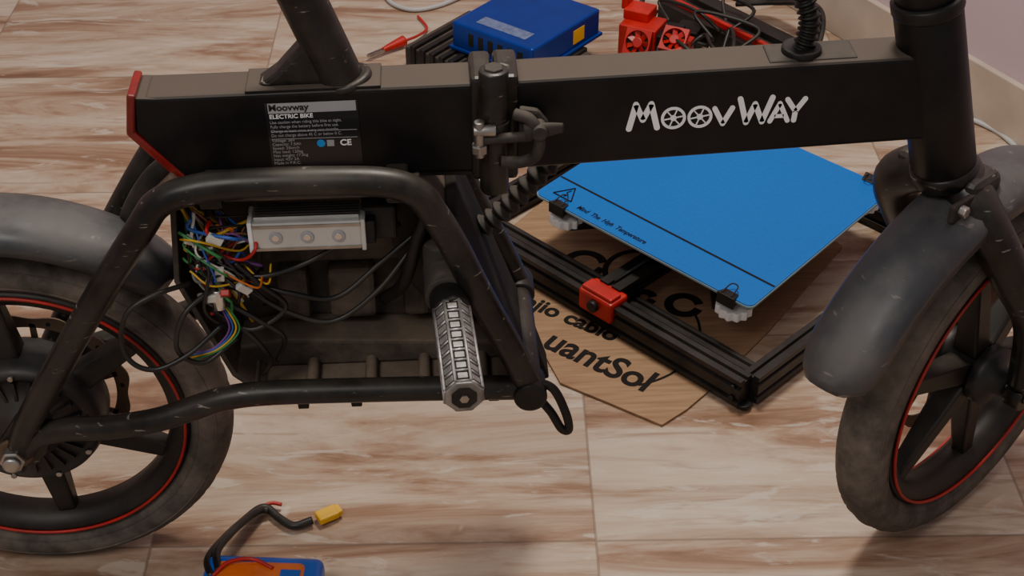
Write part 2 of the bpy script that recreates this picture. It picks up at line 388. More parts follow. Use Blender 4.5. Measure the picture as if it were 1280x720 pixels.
cyl("head_tube",(.347,0,.622),(.390,0,.462),.029,M_beam,bike,bevel=.003)
cyl("stem_tube",(.288,0,.83),(.347,0,.622),.0262,M_beam,bike,bevel=.003)
cyl("headset_top",(.3445,0,.632),(.348,0,.619),.0305,M_blk,bike,bevel=.003)
cyl("headset_bottom",(.388,0,.468),(.393,0,.452),.031,M_frame,bike,bevel=.004)
near=Vector((math.sin(rad(STEER)),-math.cos(rad(STEER)),0)); fwd=Vector((math.cos(rad(STEER)),math.sin(rad(STEER)),0))
crown=Vector((.398,.010,.452)); axle=FC
for s,nm in((1,"near"),(-1,"far")):
    a=crown+near*s*.006+Vector((0,0,.006)); b=crown+near*s*.046-fwd*.006+Vector((0,0,-.026)); c=axle+near*s*.062-fwd*.022+Vector((0,0,.10)); d=axle+near*s*.060+Vector((0,0,.010))
    tube("fork_leg_"+nm,[a,b,b.lerp(c,.5)+near*s*.004,c,d],(.024,.0155),M_frame,bike,n=20)
    cyl("fork_dropout_"+nm,axle+near*s*.050,axle+near*s*.068,.018,M_frame,bike)
    cyl("axle_nut_"+nm,axle+near*s*.068,axle+near*s*.080,.010,M_steel,bike,n=6)
box("fork_crown",crown,(.046,.090,.026),M_frame,bike,bevel=.010,R=Matrix.Rotation(rad(STEER),3,'Z'),seg=3)
box("fender_bracket",crown+near*.040-fwd*.034+Vector((0,0,-.006)),(.034,.006,.018),M_blkdust,bike,bevel=.002,R=Matrix.Rotation(rad(STEER),3,'Z'))
cyl("fender_bolt",crown+near*.042-fwd*.040+Vector((0,0,-.004)),crown+near*.050-fwd*.040+Vector((0,0,-.004)),.006,M_steel,bike,n=6)
cyl("front_axle",axle-near*.06,axle+near*.06,.006,M_steel,bike)

# side guard loops
loop=[(-.474,-.043,.203),(-.464,-.045,.228),(-.441,-.051,.272),(-.366,-.066,.396),(-.317,-.07,.470),(-.296,-.07,.498),(-.266,-.07,.510),(-.228,-.07,.514),(-.165,-.07,.514),(-.112,-.07,.511),(-.084,-.07,.500),(-.070,-.07,.478),(-.055,-.07,.447),(-.032,-.07,.389),(-.004,-.07,.324),(.012,-.07,.282)]
low=[(-.470,-.043,.206),(-.455,-.045,.222),(-.425,-.052,.236),(-.378,-.062,.246),(-.332,-.07,.260),(-.298,-.07,.272),(-.265,-.07,.283),(-.224,-.07,.287),(-.144,-.07,.286),(-.063,-.07,.284),(.010,-.07,.281)]
for s,nm in((-1,"near"),(1,"far")):
    f=(lambda p:(p[0],p[1],p[2])) if s<0 else (lambda p:(p[0],.018-p[1],p[2]))
    tube("guard_tube_"+nm,[f(p) for p in loop],.0128,M_frame,bike,n=18)
    tube("lower_tube_"+nm,[f(p) for p in low],.0115,M_frame,bike,n=18)
    yy=-.07 if s<0 else .088
    cyl("tube_knob_"+nm,(.012,yy-s*.018,.280),(.012,yy+s*.016,.280),.0155,M_blk,bike,bevel=.003)
    yd=-.040 if s<0 else .058
    prism("dropout_"+nm,[(-.492,.186),(-.464,.182),(-.448,.200),(-.436,.242),(-.452,.262),(-.470,.246),(-.494,.212)],yd-.004,yd+.004,M_frame,bike,bevel=.002)
    cyl("rear_axle_washer_"+nm,(-.478,yd+s*.003,.203),(-.478,yd+s*.008,.203),.017,M_rust,bike)
    cyl("rear_axle_nut_"+nm,(-.478,yd+s*.008,.203),(-.478,yd+s*.020,.203),.0125,M_steel,bike,n=6,bevel=.0015)
    cyl("rear_axle_end_"+nm,(-.478,yd+s*.020,.203),(-.478,yd+s*.026,.203),.0085,M_steel,bike,bevel=.003)
cyl("rear_axle",(-.478,-.045,.2),(-.478,.06,.2),.007,M_steel,bike)
cyl("cross_tube",(.012,-.07,.280),(.012,.088,.280),.012,M_frame,bike)
tube("kickstand",[(.018,-.070,.288),(.034,-.074,.281),(.046,-.076,.252),(.049,-.076,.232),(.042,-.074,.232),(.032,-.07,.250),(.018,-.066,.268)],.0042,M_blk,bike)
for x in(-.255,-.10):
    box("guard_bracket",(x,0.009,.492),(.02,.15,.012),M_frame,bike,bevel=.003)
tube("rear_stay",[(-.275,.02,.495),(-.315,.03,.465),(-.345,.040,.42),(-.36,.05,.38)],.010,M_blkdust,bike,flat=.6)
tube("rear_stay",[(-.285,-.02,.490),(-.322,-.030,.455),(-.352,-.036,.405),(-.372,-.036,.37)],.011,M_rust,bike,flat=.5)

# battery case: open tray
prof=[(-.292,.487),(-.082,.487),(-.058,.450),(.010,.262),(-.235,.262),(-.262,.290),(-.300,.40)]
def shell(name,poly,y0,y1,t,m):
    c=Vector((sum(p[0] for p in poly)/len(poly),sum(p[1] for p in poly)/len(poly)))
    inn=[]
    n=len(poly)
    for i in range(n):
        p0=Vector(poly[i-1]);p=Vector(poly[i]);p2=Vector(poly[(i+1)%n])
        d1=(p-p0).normalized();d2=(p2-p).normalized(); n1=Vector((d1.y,-d1.x));n2=Vector((d2.y,-d2.x))
        if n1.dot(c-p)<0:n1=-n1
        if n2.dot(c-p)<0:n2=-n2
        b=(n1+n2).normalized(); inn.append(p+b*t/max(.3,b.dot(n1)))
    V=[(p[0],y0,p[1]) for p in poly]+[(p.x,y0,p.y) for p in inn]+[(p[0],y1,p[1]) for p in poly]+[(p.x,y1,p.y) for p in inn]
    F=[]
    for i in range(n):
        j=(i+1)%n
        F+=[[i,j,n+j,n+i],[2*n+i,3*n+i,3*n+j,2*n+j],[i,2*n+i,2*n+j,j],[n+i,n+j,3*n+j,3*n+i]]
    return mk(name,V,F,m,bike,bevel=.001)
shell("battery_case_wall",prof,-.048,.040,.005,M_box)
prism("battery_case_back",prof,.034,.040,M_box,bike)
prism("battery_case_front_cover",[(-.060,.455),(-.050,.458),(.020,.262),(.010,.258)],-.055,.070,M_cover,bike,bevel=.002)
prism("battery_case_tail",[(.010,.262),(.022,.262),(.040,.205),(.032,.203)],.03,.070,M_cover,bike,bevel=.002)
prism("case_floor_ledge",[(-.262,.292),(-.235,.268),(.0,.268),(-.006,.288),(-.22,.300)],-.010,.034,M_box,bike,bevel=.003)
for x in(-.245,-.19,-.135,-.085,-.03):
    cyl("case_screw_boss",(x,-.046,.272),(x,.01,.272),.006,M_box,bike,n=16)
    cyl("brass_insert",(x,-.0475,.272),(x,-.045,.272),.0022,M_yel,bike,n=10,bevel=0)
for x0,w in((-.205,.03),(-.15,.045),(-.09,.025)):
    box("case_rib",(x0,.022,.335),(w,.026,.055),M_box,bike,bevel=.006)
box("case_step",(-.165,.027,.385),(.15,.016,.035),M_box,bike,bevel=.005)
prism("case_side_panel",[(-.125,.47),(-.085,.478),(-.055,.43),(-.02,.33),(-.06,.30),(-.10,.36)],.0,.034,M_blkdust,bike,bevel=.004)
for x in(-.20,-.15,-.02):
    prism("case_clip",[(x-.006,.262),(x+.006,.262),(x+.005,.246),(x-.005,.246)],-.048,-.04,M_blk,bike,bevel=.001)
tube("inner_hose",[(-.070,-.03,.47),(-.085,-.035,.43),(-.10,-.02,.37),(-.12,.01,.33)],.006,M_blk,bike)

# controller module
box("controller_body",(-.180,-.035,.444),(.094,.026,.030),M_alum,bike,bevel=.002)
for i in range(6):
    box("controller_fin",(-.180,-.025-.004*(i-1),.4600),(.090,.0018,.003),M_alu,bike)
box("controller_groove",(-.180,-.0485,.4555),(.092,.0015,.0025),M_steel,bike)
box("controller_groove",(-.180,-.0485,.4325),(.092,.0015,.0025),M_steel,bike)
for s in(-1,1):
    box("controller_end_cap",(-.180+s*.0485,-.035,.444),(.004,.028,.032),M_white if s<0 else M_alum,bike,bevel=.001)
for x in(-.207,-.180,-.153):
    cyl("controller_dimple",(x,-.0475,.444),(x,-.0495,.444),.0058,M_grey,bike,bevel=.0006)
    cyl("controller_dimple_core",(x,-.049,.444),(x,-.0502,.444),.0033,M_alu,bike,bevel=.0004)
box("mount_block",(-.118,-.02,.446),(.03,.03,.034),M_blkdust,bike,bevel=.003)
box("connector_plug",(-.128,-.036,.444),(.014,.02,.024),M_blk,bike,bevel=.002)

# wire harness
cols=["red","yellow","green","blue","black","white","black","orange","grey","brown","red","black","yellow","black","purple","black"]
for i in range(64):
    c=cols[i%len(cols)]
    a=Vector((-.288+random.random()*.03,-.02-random.random()*.035,.415+random.random()*.065))
    b=Vector((-.228-random.random()*.006,-.03-random.random()*.01,.432+random.random()*.028)) if i%3==0 else Vector((-.275+random.random()*.060,-.025-random.random()*.03,.345+random.random()*.07))
    m1=a.lerp(b,.33)+Vector((random.uniform(-.02,.02),-random.random()*.022,random.uniform(-.022,.018)))
    m2=a.lerp(b,.66)+Vector((random.uniform(-.02,.02),-random.random()*.022,random.uniform(-.022,.018)))
    tube("harness_wire_"+c,[a,m1,m2,b],random.choice([.0010,.0013,.0016]),WIRE[c],bike,k=8,n=7)
for i in range(9):
    p=(-.280+random.random()*.055,-.050-random.random()*.01,.375+random.random()*.08)
    R=Matrix.Rotation(random.random()*3,3,'Y')@Matrix.Rotation(random.random(),3,'Z')
    box("wire_connector",p,(.014,.006,.008),WIRE["white"] if i%2==0 else (M_blk if i%3 else M_redpl),bike,bevel=.001,R=R)
for pts in ([(-.235,-.045,.395),(-.20,-.05,.385),(-.16,-.045,.375),(-.12,-.03,.40),(-.085,-.02,.425),(-.06,-.01,.43)],
            [(-.24,-.045,.39),(-.205,-.05,.365),(-.165,-.05,.352),(-.125,-.04,.375),(-.09,-.02,.41)],
            [(-.25,-.045,.405),(-.22,-.05,.405),(-.185,-.04,.41),(-.14,-.03,.43),(-.10,-.02,.435)],
            [(-.27,-.05,.37),(-.24,-.055,.345),(-.225,-.05,.31),(-.235,-.04,.285)],
            [(-.26,-.05,.38),(-.23,-.055,.36),(-.21,-.05,.335),(-.22,-.04,.30)],
            [(-.245,-.05,.42),(-.225,-.055,.40),(-.205,-.05,.37),(-.235,-.055,.35),(-.262,-.05,.36)],
            [(-.285,-.05,.40),(-.31,-.07,.405),(-.335,-.08,.395),(-.345,-.085,.37),(-.34,-.088,.345),(-.32,-.088,.335),(-.29,-.08,.345),(-.262,-.06,.36)],
            [(-.262,-.055,.40),(-.29,-.075,.385),(-.30,-.08,.35),(-.28,-.075,.33),(-.25,-.06,.345)]):
    tube("black_harness_cable",pts,.0024,WIRE["black"],bike,k=10,n=8)
for j,c in enumerate(("purple","blue","yellow","green")):
    tube("loose_lead_"+c,[(-.262+.002*j,-.052,.375),(-.256+.003*j,-.060,.355),(-.272+.003*j,-.068,.340),(-.296+.002*j,-.070,.338-.003*j)],.0010,WIRE[c],bike,n=7)
cyl("capacitor",(-.262,-.056,.376),(-.262,-.056,.398),.006,M_alu,bike,n=16)

# foot peg
cyl("peg_socket",(-.062,.01,.392),(-.060,-.075,.392),.021,M_blkdust,bike,bevel=.003)
cyl("peg_socket_collar",(-.060,-.070,.392),(-.058,-.098,.391),.0175,M_blk,bike,bevel=.003)
cyl("peg_bracket",(-.066,-.03,.425),(-.062,-.03,.36),.017,M_blkdust,bike,bevel=.004)
Mp=Matrix.Translation((-.058,-.096,.391))@Matrix.Rotation(rad(3.7),4,'Z')
cyl("peg_core",(0,0,0),(0,-.107,0),.0138,M_blk,bike,n=8,M=Mp)
for i in range(8):
    e=Vector((math.cos(rad(45*i+22.5)),0,math.sin(rad(45*i+22.5))))*.0166
    tube("peg_rail",[e,e+Vector((0,-.107,0))],.0015,M_peg,bike,n=8,M=Mp)
for j in range(9):
    y=-.001-j*.0132
    P=[(math.cos(rad(45*i+22.5))*.0162,y,math.sin(rad(45*i+22.5))*.0162) for i in range(8)]
    for i in range(8):
        tube("peg_ring",[P[i],P[(i+1)%8]],.0013,M_peg,bike,n=8,M=Mp)
for i in range(8):
    a=rad(45*i+45); c=Vector((math.cos(a),0,math.sin(a)))*.0147
    for j in range(8):
        y=-.0076-j*.0132
        box("peg_tread",(c.x,y,c.z),(.0022,.0068,.0085),M_peg,bike,R=None,M=Mp@Matrix.Translation((c.x,0,c.z))@Matrix.Rotation(-a,4,'Y')@Matrix.Translation((-c.x,0,-c.z)),bevel=.0006)
cyl("peg_end",(0,-.107,0),(0,-.110,0),.0165,M_peg,bike,n=8,M=Mp)
cyl("peg_end_recess",(0,-.110,0),(0,-.1108,0),.011,M_blk,bike,n=8,M=Mp,bevel=0)
cyl("peg_end_bolt",(0,-.1105,0),(0,-.1125,0),.004,M_steel,bike,n=6,M=Mp,bevel=0)

# logo lettering on the beam (flat stroke-built letters)
RX=Matrix.Rotation(rad(90),4,'X')
def face(x,z,rot=0,y=-.0214): return Matrix.Translation((x,y,z))@Matrix.Rotation(rad(-rot),4,'Y')@RX
LM=Matrix.Translation((.0965,-.0216,.5235))@Matrix.Rotation(rad(-1.2),4,'Y')
U=.000688
def stroke(name,pts,w,parent=bike):
    for i in range(len(pts)-1):
        a=Vector(pts[i])*U;b=Vector(pts[i+1])*U; d=(b-a).normalized(); s=Vector((-d.y,d.x))*w*U/2
        prism(name,[tuple(a+s),tuple(b+s),tuple(b-s),tuple(a-s)],-.0004,.0004,M_white,parent,M=LM)
    for p in pts:
        c=Vector(p)*U
        prism(name,[(c.x+w*U/2*math.cos(rad(30*k)),c.y+w*U/2*math.sin(rad(30*k))) for k in range(12)],-.00038,.00042,M_white,parent,M=LM)
stroke("logo_letter_m",[(3,3),(11,37),(20,15),(30,37),(38,3)],7.5)
stroke("logo_letter_v",[(109,26),(120,4),(131,26)],6.5)
stroke("logo_letter_w",[(140,38),(149,4),(159,30),(169,4),(180,38)],7)
stroke("logo_letter_a",[(179,4),(190,29),(201,4)],6)
stroke("logo_letter_a_bar",[(184,11),(196,11)],5)
stroke("logo_letter_y",[(199,34),(210,17),(221,34)],6.5)
stroke("logo_letter_y_stem",[(210,17),(209,4)],6.5)
for xc in(58,91):
    Mx=LM@Matrix.Translation((xc*U,0,15.5*U))
    lathe("logo_wheel",[(15.5*U,-.0004),(15.5*U,.0004),(12*U,.0004),(12*U,-.0004)],M_white,bike,n=40,M=Mx,smooth=False)
    lathe("logo_wheel_hub",[(4*U,-.0004),(4*U,.0004),(.0001,.0004),(.0001,-.0004)],M_white,bike,n=20,M=Mx,smooth=False)
    for i in range(6):
        a=rad(60*i+10); box("logo_spoke",(math.cos(a)*8*U,0,math.sin(a)*8*U),(.006,.0008,.0010),M_white,bike,R=Matrix.Rotation(-a,3,'Y'),M=Mx)
# rating label
box("rating_label",(-.168,-.0214,.5305),(.077,.0008,.0625),M_label,bike,R=Matrix.Rotation(rad(-.8),3,'Y'))
box("label_header",(-.168,-.0219,.5565),(.073,.0004,.0095),M_grey,bike,R=Matrix.Rotation(rad(-.8),3,'Y'))
text("label_title","Moovway",face(-.204,.554,.8,-.0223),.0085,M_label,bike,.0001,.0002)
text("label_model","ELECTRIC BIKE",face(-.204,.5465,.8,-.0222),.0055,M_white,bike,.0001,.0001)
L1=["Use caution when riding this bike at night.","Fully charge the battery before first use.","Charge at least once every two months.","Do not charge above 45 C or below 0 C."]
for i,l in enumerate(L1): text("label_line",l,face(-.204,.5415-.0042*i,.8,-.0222),.0040,M_grey,bike,.0001,0,sx=.88)
L2=["Voltage: 36V","Capacity: 7.5Ah","Speed: 25km/h","Max load: 120kg","Net weight: 17.5kg","Input: 42V 2A","Made in P.R.C."]
for i,l in enumerate(L2): text("label_line",l,face(-.204,.5240-.0037*i,.8,-.0222),.0038,M_grey,bike,.0001,0)
text("label_ce","CE",face(-.147,.519,.8,-.0222),.008,M_white,bike,.0001,.0002)
box("label_icon",(-.155,-.0222,.5215),(.006,.0004,.006),M_grey,bike)
cyl("label_blue_dot",(-.163,-.0218,.5215),(-.163,-.0224,.5215),.0035,M_labblue,bike,bevel=0)
for zz in(.534,.5268): box("label_rule",(-.168,-.0222,zz),(.072,.0003,.0004),M_grey,bike)

# ------------------------------------------------------------------ 3D PRINTER
pr=empty("desktop_3d_printer_frame",(.2,.5,0)); pr_inv=Matrix.Translation((-.2,-.5,0))
e1=Vector((.669,-.743,0)); e2=Vector((.700,.714,0))
Lc=Vector((.062,.533,0))
def pl(a,b,z): return Lc+e1*a+e2*b+Vector((0,0,z))
def ppoly(name,pts,z0,z1,m,bevel=0):
    return prism(name,[(pl(a,b,0).x,pl(a,b,0).y) for a,b in pts],z0,z1,m,pr,axis='z',bevel=bevel,M=pr_inv)
S1,S2=.36,.345
def rrect(a0,b0,a1,b1,r,k=5):
    out=[]
    for cx,cy,s in((a1-r,b0+r,-90),(a1-r,b1-r,0),(a0+r,b1-r,90),(a0+r,b0+r,180)):
        for i in range(k+1):
            t=rad(s+90*i/k); out.append((cx+r*math.cos(t),cy+r*math.sin(t)))
    return out
ppoly("heated_bed",rrect(.004,.004,S1-.004,S2-.004,.006),.092,.0955,M_extr)
ppoly("glass_plate",rrect(.0,.0,S1,S2,.010),.0957,.0985,M_glass)
ppoly("blue_build_surface",rrect(.001,.001,S1-.001,S2-.001,.010),.0986,.1000,M_bluepl)
ppoly("surface_line",[(.002,.053),(S1-.002,.053),(S1-.002,.0565),(.002,.0565)],.1001,.1003,M_ink)
Mt=Matrix(((e1.x,e2.x,0,0),(e1.y,e2.y,0,0),(0,0,1,0),(0,0,0,1)))
def tmat(a,b,z):
    p=pl(a,b,z); return pr_inv@Matrix.Translation(p)@Mt
text("bed_warning_text","Mind  The  High  Temperature",tmat(.066,.012,.1003),.0120,M_ink,pr,.0001,.0002,sx=.78,shear=.2)
T=[(.020,.018),(.052,.018),(.036,.046)]
for i in range(3):
    a=pl(*T[i],.1004);b=pl(*T[(i+1)%3],.1004); tube("warning_triangle",[a,b],.0010,M_ink,pr,n=6,M=pr_inv)
tube("warning_bolt",[pl(.036,.038,.1004),pl(.034,.030,.1004),pl(.038,.028,.1004),pl(.036,.021,.1004)],.0008,M_ink,pr,n=6,M=pr_inv,k=2)
for (a,b) in((.045,.0),(.325,.0),(.045,S2),(.325,S2)):
    s=1 if b<.1 else -1
    V=[pl(a-.013,b-.006*s,.088),pl(a+.013,b-.006*s,.088),pl(a+.013,b-.006*s,.1045),pl(a-.013,b-.006*s,.1045),pl(a-.010,b+.010*s,.090),pl(a+.010,b+.010*s,.090),pl(a+.010,b+.010*s,.1015),pl(a-.010,b+.010*s,.1015)]
    mk("binder_clip",V,[[0,1,2,3],[4,7,6,5],[0,4,5,1],[3,2,6,7],[1,5,6,2],[0,3,7,4]],M_blk,pr,M=pr_inv,bevel=.001)
    tube("clip_wire",[pl(a-.007,b-.004*s,.104),pl(a-.005,b+.014*s,.108),pl(a+.005,b+.014*s,.108),pl(a+.007,b-.004*s,.104)],.0009,M_blk,pr,n=6,M=pr_inv)
    c=pl(a,b+.018*s,0); V=[];n=48
    for z in(.066,.078):
        for i in range(n):
            t=2*math.pi*i/n; r_=.022+.0018*math.cos(t*12); V.append((c.x+r_*math.cos(t),c.y+r_*math.sin(t),z))
    mk("levelling_knob",V,[[i,(i+1)%n,n+(i+1)%n,n+i] for i in range(n)]+[list(range(n)),[n+i for i in range(n)]],M_white,pr,M=pr_inv,bevel=.001)
    cyl("bed_spring",(c.x,c.y,.078),(c.x,c.y,.094),.005,M_steel,pr,M=pr_inv,n=12)
ppoly("bed_carriage",[(.12,.0+.06),(.24,.06),(.24,.30),(.12,.30)],.058,.064,M_extr)
ppoly("bed_carriage_arm",[(.03,.012),(.06,.006),(.33,.33),(.30,.338)],.064,.070,M_extr)
ppoly("bed_carriage_arm",[(.30,.006),(.33,.012),(.06,.338),(.03,.33)],.064,.070,M_extr)
A=Vector((-.034,.568,0));B=Vector((.290,.200,0)); f1=(B-A).normalized(); f2=Vector((-f1.y,f1.x,0))
if f2.y<0:f2=-f2
def rail(name,p,q,zc,w,h,m=M_extr):
    d=(q-p).normalized(); s=Vector((-d.y,d.x,0))
    hw,hh=w/2,h/2; g=.0035; dp=.004
    cs=[(-hw,-hh),(hw,-hh)]
    nz=2 if h>w*1.3 else 1
    for k in range(nz):
        zc_=-hh+h*(k+.5)/nz; cs+=[(hw,zc_-g),(hw-dp,zc_-g*.6),(hw-dp,zc_+g*.6),(hw,zc_+g)]
    cs+=[(hw,hh),(g,hh),(g*.6,hh-dp),(-g*.6,hh-dp),(-g,hh),(-hw,hh)]
    for k in range(nz)[::-1]:
        zc_=-hh+h*(k+.5)/nz; cs+=[(-hw,zc_+g),(-hw+dp,zc_+g*.6),(-hw+dp,zc_-g*.6),(-hw,zc_-g)]
    n=len(cs); V=[p+s*a+Vector((0,0,zc+b)) for a,b in cs]+[q+s*a+Vector((0,0,zc+b)) for a,b in cs]
    F=[list(range(n)),[n+i for i in range(n)]]+[[i,(i+1)%n,n+(i+1)%n,n+i] for i in range(n)]
    mk(name,V,F,m,pr,M=pr_inv)
rail("frame_rail_front",A,B,.026,.022,.040)
rail("frame_rail_front_inner",A+f2*.040+f1*.012,B+f2*.040-f1*.012,.018,.020,.020)
rail("frame_rail_left",A+f2*.011,A+f2*.44,.026,.022,.040)
rail("frame_rail_right",B+f2*.011,B+f2*.44,.026,.022,.040)
rail("frame_rail_back",A+f2*.44,B+f2*.44,.026,.022,.040)
mid=A+f1*.262
rail("y_axis_rail",mid+f2*.012,mid+f2*.43,.046,.034,.022)
RF=Matrix.Rotation(math.atan2(f1.y,f1.x),3,'Z')
box("belt_tensioner",mid+f2*.0+Vector((0,0,.038)),(.056,.034,.032),M_redpl,pr,bevel=.004,R=RF,M=pr_inv)
box("tensioner_lip",mid-f2*.004+Vector((0,0,.056)),(.050,.020,.006),M_redpl,pr,bevel=.002,R=RF,M=pr_inv)
cyl("tensioner_knob",mid-f2*.016+Vector((0,0,.040)),mid-f2*.024+Vector((0,0,.040)),.008,M_blk,pr,M=pr_inv)
tube("y_belt",[mid+f2*.02+Vector((0,0,.0585)),mid+f2*.40+Vector((0,0,.0585))],.0025,M_blk,pr,n=6,M=pr_inv)
for p in(A,B,A+f2*.43,B+f2*.43):
    cyl("rubber_foot",(p.x,p.y,.0042),(p.x,p.y,.010),.010,M_blk,pr,M=pr_inv,n=16)
for p in(A+f1*.01,B-f1*.01):
    for dz in(.018,.034): cyl("rail_screw",p-f2*.0105+Vector((0,0,dz)),p-f2*.014+Vector((0,0,dz)),.0035,M_blk,pr,n=10,M=pr_inv,bevel=0)

# cardboard
cb=empty("flattened_cardboard_box",(.2,.4,0)); cinv=Matrix.Translation((-.2,-.4,0))
prism("sheet",[(.075,.255),(.130,.215),(.188,.172),(.222,.198),(.256,.232),(.35,.34),(.49,.52),(.34,.76),(.12,.70),(.04,.60),(-.002,.545),(.030,.42)],.0005,.0038,M_card,cb,axis='z',M=cinv)
def ctext(b,x,y,size,rot,sx=1,off=.0010):
    text("printed_lettering",b,cinv@Matrix.Translation((x,y,.0040))@Matrix.Rotation(rad(rot),4,'Z'),size,M_ink,cb,.0001,off,sx=sx)
ctext("anjio cabio",.024,.424,.036,-37,1.0,.0012)
ctext("uantSol",.056,.328,.056,-39,.92,.0014)
for r_,c,a0,a1,w in((.118,(.145,.36),-78,10,.0018),(.05,(.205,.475),20,200,.004),(.025,(.13,.50),0,330,.006),(.012,(.20,.42),0,330,.006),(.02,(.25,.40),0,330,.006)):
    tube("printed_arc",[(c[0]+r_*math.cos(rad(a0+(a1-a0)*i/14)),c[1]+r_*math.sin(rad(a0+(a1-a0)*i/14)),0) for i in range(15)],w,M_ink,cb,n=8,M=cinv@Matrix.Translation((0,0,.0040))@Matrix.Diagonal((1,1,.08,1)),k=3)

# ------------------------------------------------------------------ POWER SUPPLY + equipment case + clips
case=empty("ribbed_black_equipment_case",(0,1.0,0)); kinv=Matrix.Translation((0,-1.0,0))
d1=Vector((.125,-.110,0)).normalized(); d2=Vector((.11,.125,0)).normalized()
C0=Vector((.075,.915,0))
def cbx(name,a0,a1,b0,b1,z0,z1,m,par,inv,bev=.002,O=C0):
    pts=[O-d1*a0+d2*b0,O-d1*a1+d2*b0,O-d1*a1+d2*b1,O-d1*a0+d2*b1]
    return prism(name,[(p.x,p.y) for p in pts],z0,z1,m,par,axis='z',bevel=bev,M=inv)
cbx("case_body",-.01,.25,.0,.17,.0,.040,M_blkdust,case,kinv,.003)
for i in range(12):
    a=.0+i*.0205
    cbx("case_rib",a,a+.010,-.004,.172,.006,.046,M_blk,case,kinv,.0015)
cbx("warning_sticker",-.0105,-.0112,.05,.12,.010,.034,M_yel,case,kinv,0)
psu=empty("blue_power_supply",(.1,1.03,0)); qinv=Matrix.Translation((-.1,-1.03,0))
P0=Vector((.090,.945,0))
cbx("psu_body",0,.165,0,.185,.052,.096,M_psu,psu,qinv,.004,P0)
cbx("psu_flange",-.004,.169,-.004,.189,.0475,.053,M_psu,psu,qinv,.001,P0)
cbx("psu_label",.03,.13,.02,.045,.0962,.0966,M_psulab,psu,qinv,0,P0)
cbx("psu_sticker",-.0006,.0006,.11,.14,.060,.084,M_yel,psu,qinv,0,P0)
for i in range(6):
    cbx("psu_vent",.02+i*.02,.03+i*.02,-.0006,.001,.062,.084,M_blk,psu,qinv,0,P0)
leads=empty("alligator_clip_leads",(-.19,1.1,0)); linv=Matrix.Translation((.19,-1.1,0))
def clip(x,y,ang,m,z=.012):
    Mx=linv@Matrix.Translation((x,y,z))@Matrix.Rotation(rad(ang),4,'Z')
    tube("clip_boot",[(0,0,0),(.02,0,.001),(.045,0,.002)],(.0045,.0095),m,leads,M=Mx,n=12)
    for s in(-1,1):
        prism("clip_jaw",[(.0,s*.001),(.0,s*.005),(-.03,s*.0035),(-.034,s*.0005)],-.002,.002,M_steel,leads,M=Mx,axis='z')
clip(-.150,1.125,38,M_redpl,.010); clip(-.19,1.05,175,M_blk,.010)
tube("red_lead",[(-.112,1.153,.012),(-.09,1.175,.010),(-.075,1.21,.006),(-.09,1.26,.004)],.0024,WIRE["red"],leads,M=linv)
tube("black_lead",[(-.235,1.054,.010),(-.27,1.06,.006),(-.25,1.02,.004),(-.19,1.00,.004),(-.15,1.02,.004)],.0024,WIRE["black"],leads,M=linv)
gc=empty("grey_power_cables")
tube("cable",[(-.20,1.48,.005),(-.16,1.40,.005),(-.14,1.32,.005),(-.10,1.285,.005),(-.05,1.30,.005),(.0,1.34,.008)],.004,M_wirew,gc)
tube("cable",[(-.14,1.50,.005),(-.11,1.42,.005),(-.06,1.36,.005),(.0,1.39,.01)],.004,WIRE["grey"],gc)

# ------------------------------------------------------------------ extruder carriage + gantry bar behind the beam
ga=empty("printer_gantry_with_extruder",(.40,1.08,0)); gi=Matrix.Translation((-.40,-1.08,0))
def grail(name,p,q,z0,z1,w,m):
    d=(q-p).normalized(); s=Vector((-d.y,d.x,0))*w/2
    prism(name,[((p+s).x,(p+s).y),((q+s).x,(q+s).y),((q-s).x,(q-s).y),((p-s).x,(p-s).y)],z0,z1,m,ga,axis='z',bevel=.001,M=gi)
g0=Vector((.350,1.245,0));g1=Vector((.525,.995,0))
grail("gantry_bar",g0,g1,.0,.034,.040,M_extr)
grail("red_bar",g0+Vector((-.004,-.002,0)),g1+Vector((-.004,-.002,0)),.034,.044,.009,M_redpl)
grail("black_bar",g0+Vector((.05,.03,0)),g1+Vector((.05,.03,0)),.0,.030,.03,M_extr)
grail("gantry_bar_low",Vector((.235,1.00,0)),Vector((.49,.985,0)),.0,.026,.03,M_extr)
def fan(c,R,s=.04):
    Mx=gi@Matrix.Translation(c)@R
    V=[];F=[];n=32
    for z in(-.005,.005):
        for i in range(n):
            t=2*math.pi*i/n; k=1/max(abs(math.cos(t)),abs(math.sin(t))); V.append((s/2*k*math.cos(t),s/2*k*math.sin(t),z))
        for i in range(n):
            t=2*math.pi*i/n; V.append((s*.45*math.cos(t),s*.45*math.sin(t),z))
    for i in range(n):
        j=(i+1)%n
        F+=[[i,j,n+j,n+i],[2*n+i,3*n+i,3*n+j,2*n+j],[i,2*n+i,2*n+j,j],[n+i,n+j,3*n+j,3*n+i]]
    mk("fan_frame",V,F,M_redpl,ga,M=Mx)
    cyl("fan_hub",(0,0,-.004),(0,0,.0045),s*.2,M_redpl,ga,M=Mx)
    for i in range(7):
        Rm=Mx@Matrix.Rotation(rad(i*360/7),4,'Z')@Matrix.Rotation(rad(30),4,'X')
        box("fan_blade",(s*.30,0,0),(s*.26,s*.2,.001),M_redpl,ga,M=Rm)
    cyl("fan_back",(0,0,-.0055),(0,0,-.005),s*.45,M_blk,ga,M=Mx,bevel=0)
RA=Matrix.Rotation(rad(-30),4,'Z')
def gb(name,c,s,m,bev=.002): box(name,c,s,m,ga,bevel=bev,R=RA.to_3x3(),M=gi)
gb("extruder_block",(.285,1.085,.035),(.065,.055,.07),M_redpl)
gb("extruder_top",(.282,1.105,.078),(.045,.04,.018),M_redpl)
gb("extruder_fin",(.262,1.120,.092),(.010,.03,.020),M_redpl)
gb("heatsink",(.330,1.07,.03),(.03,.06,.06),M_blk)
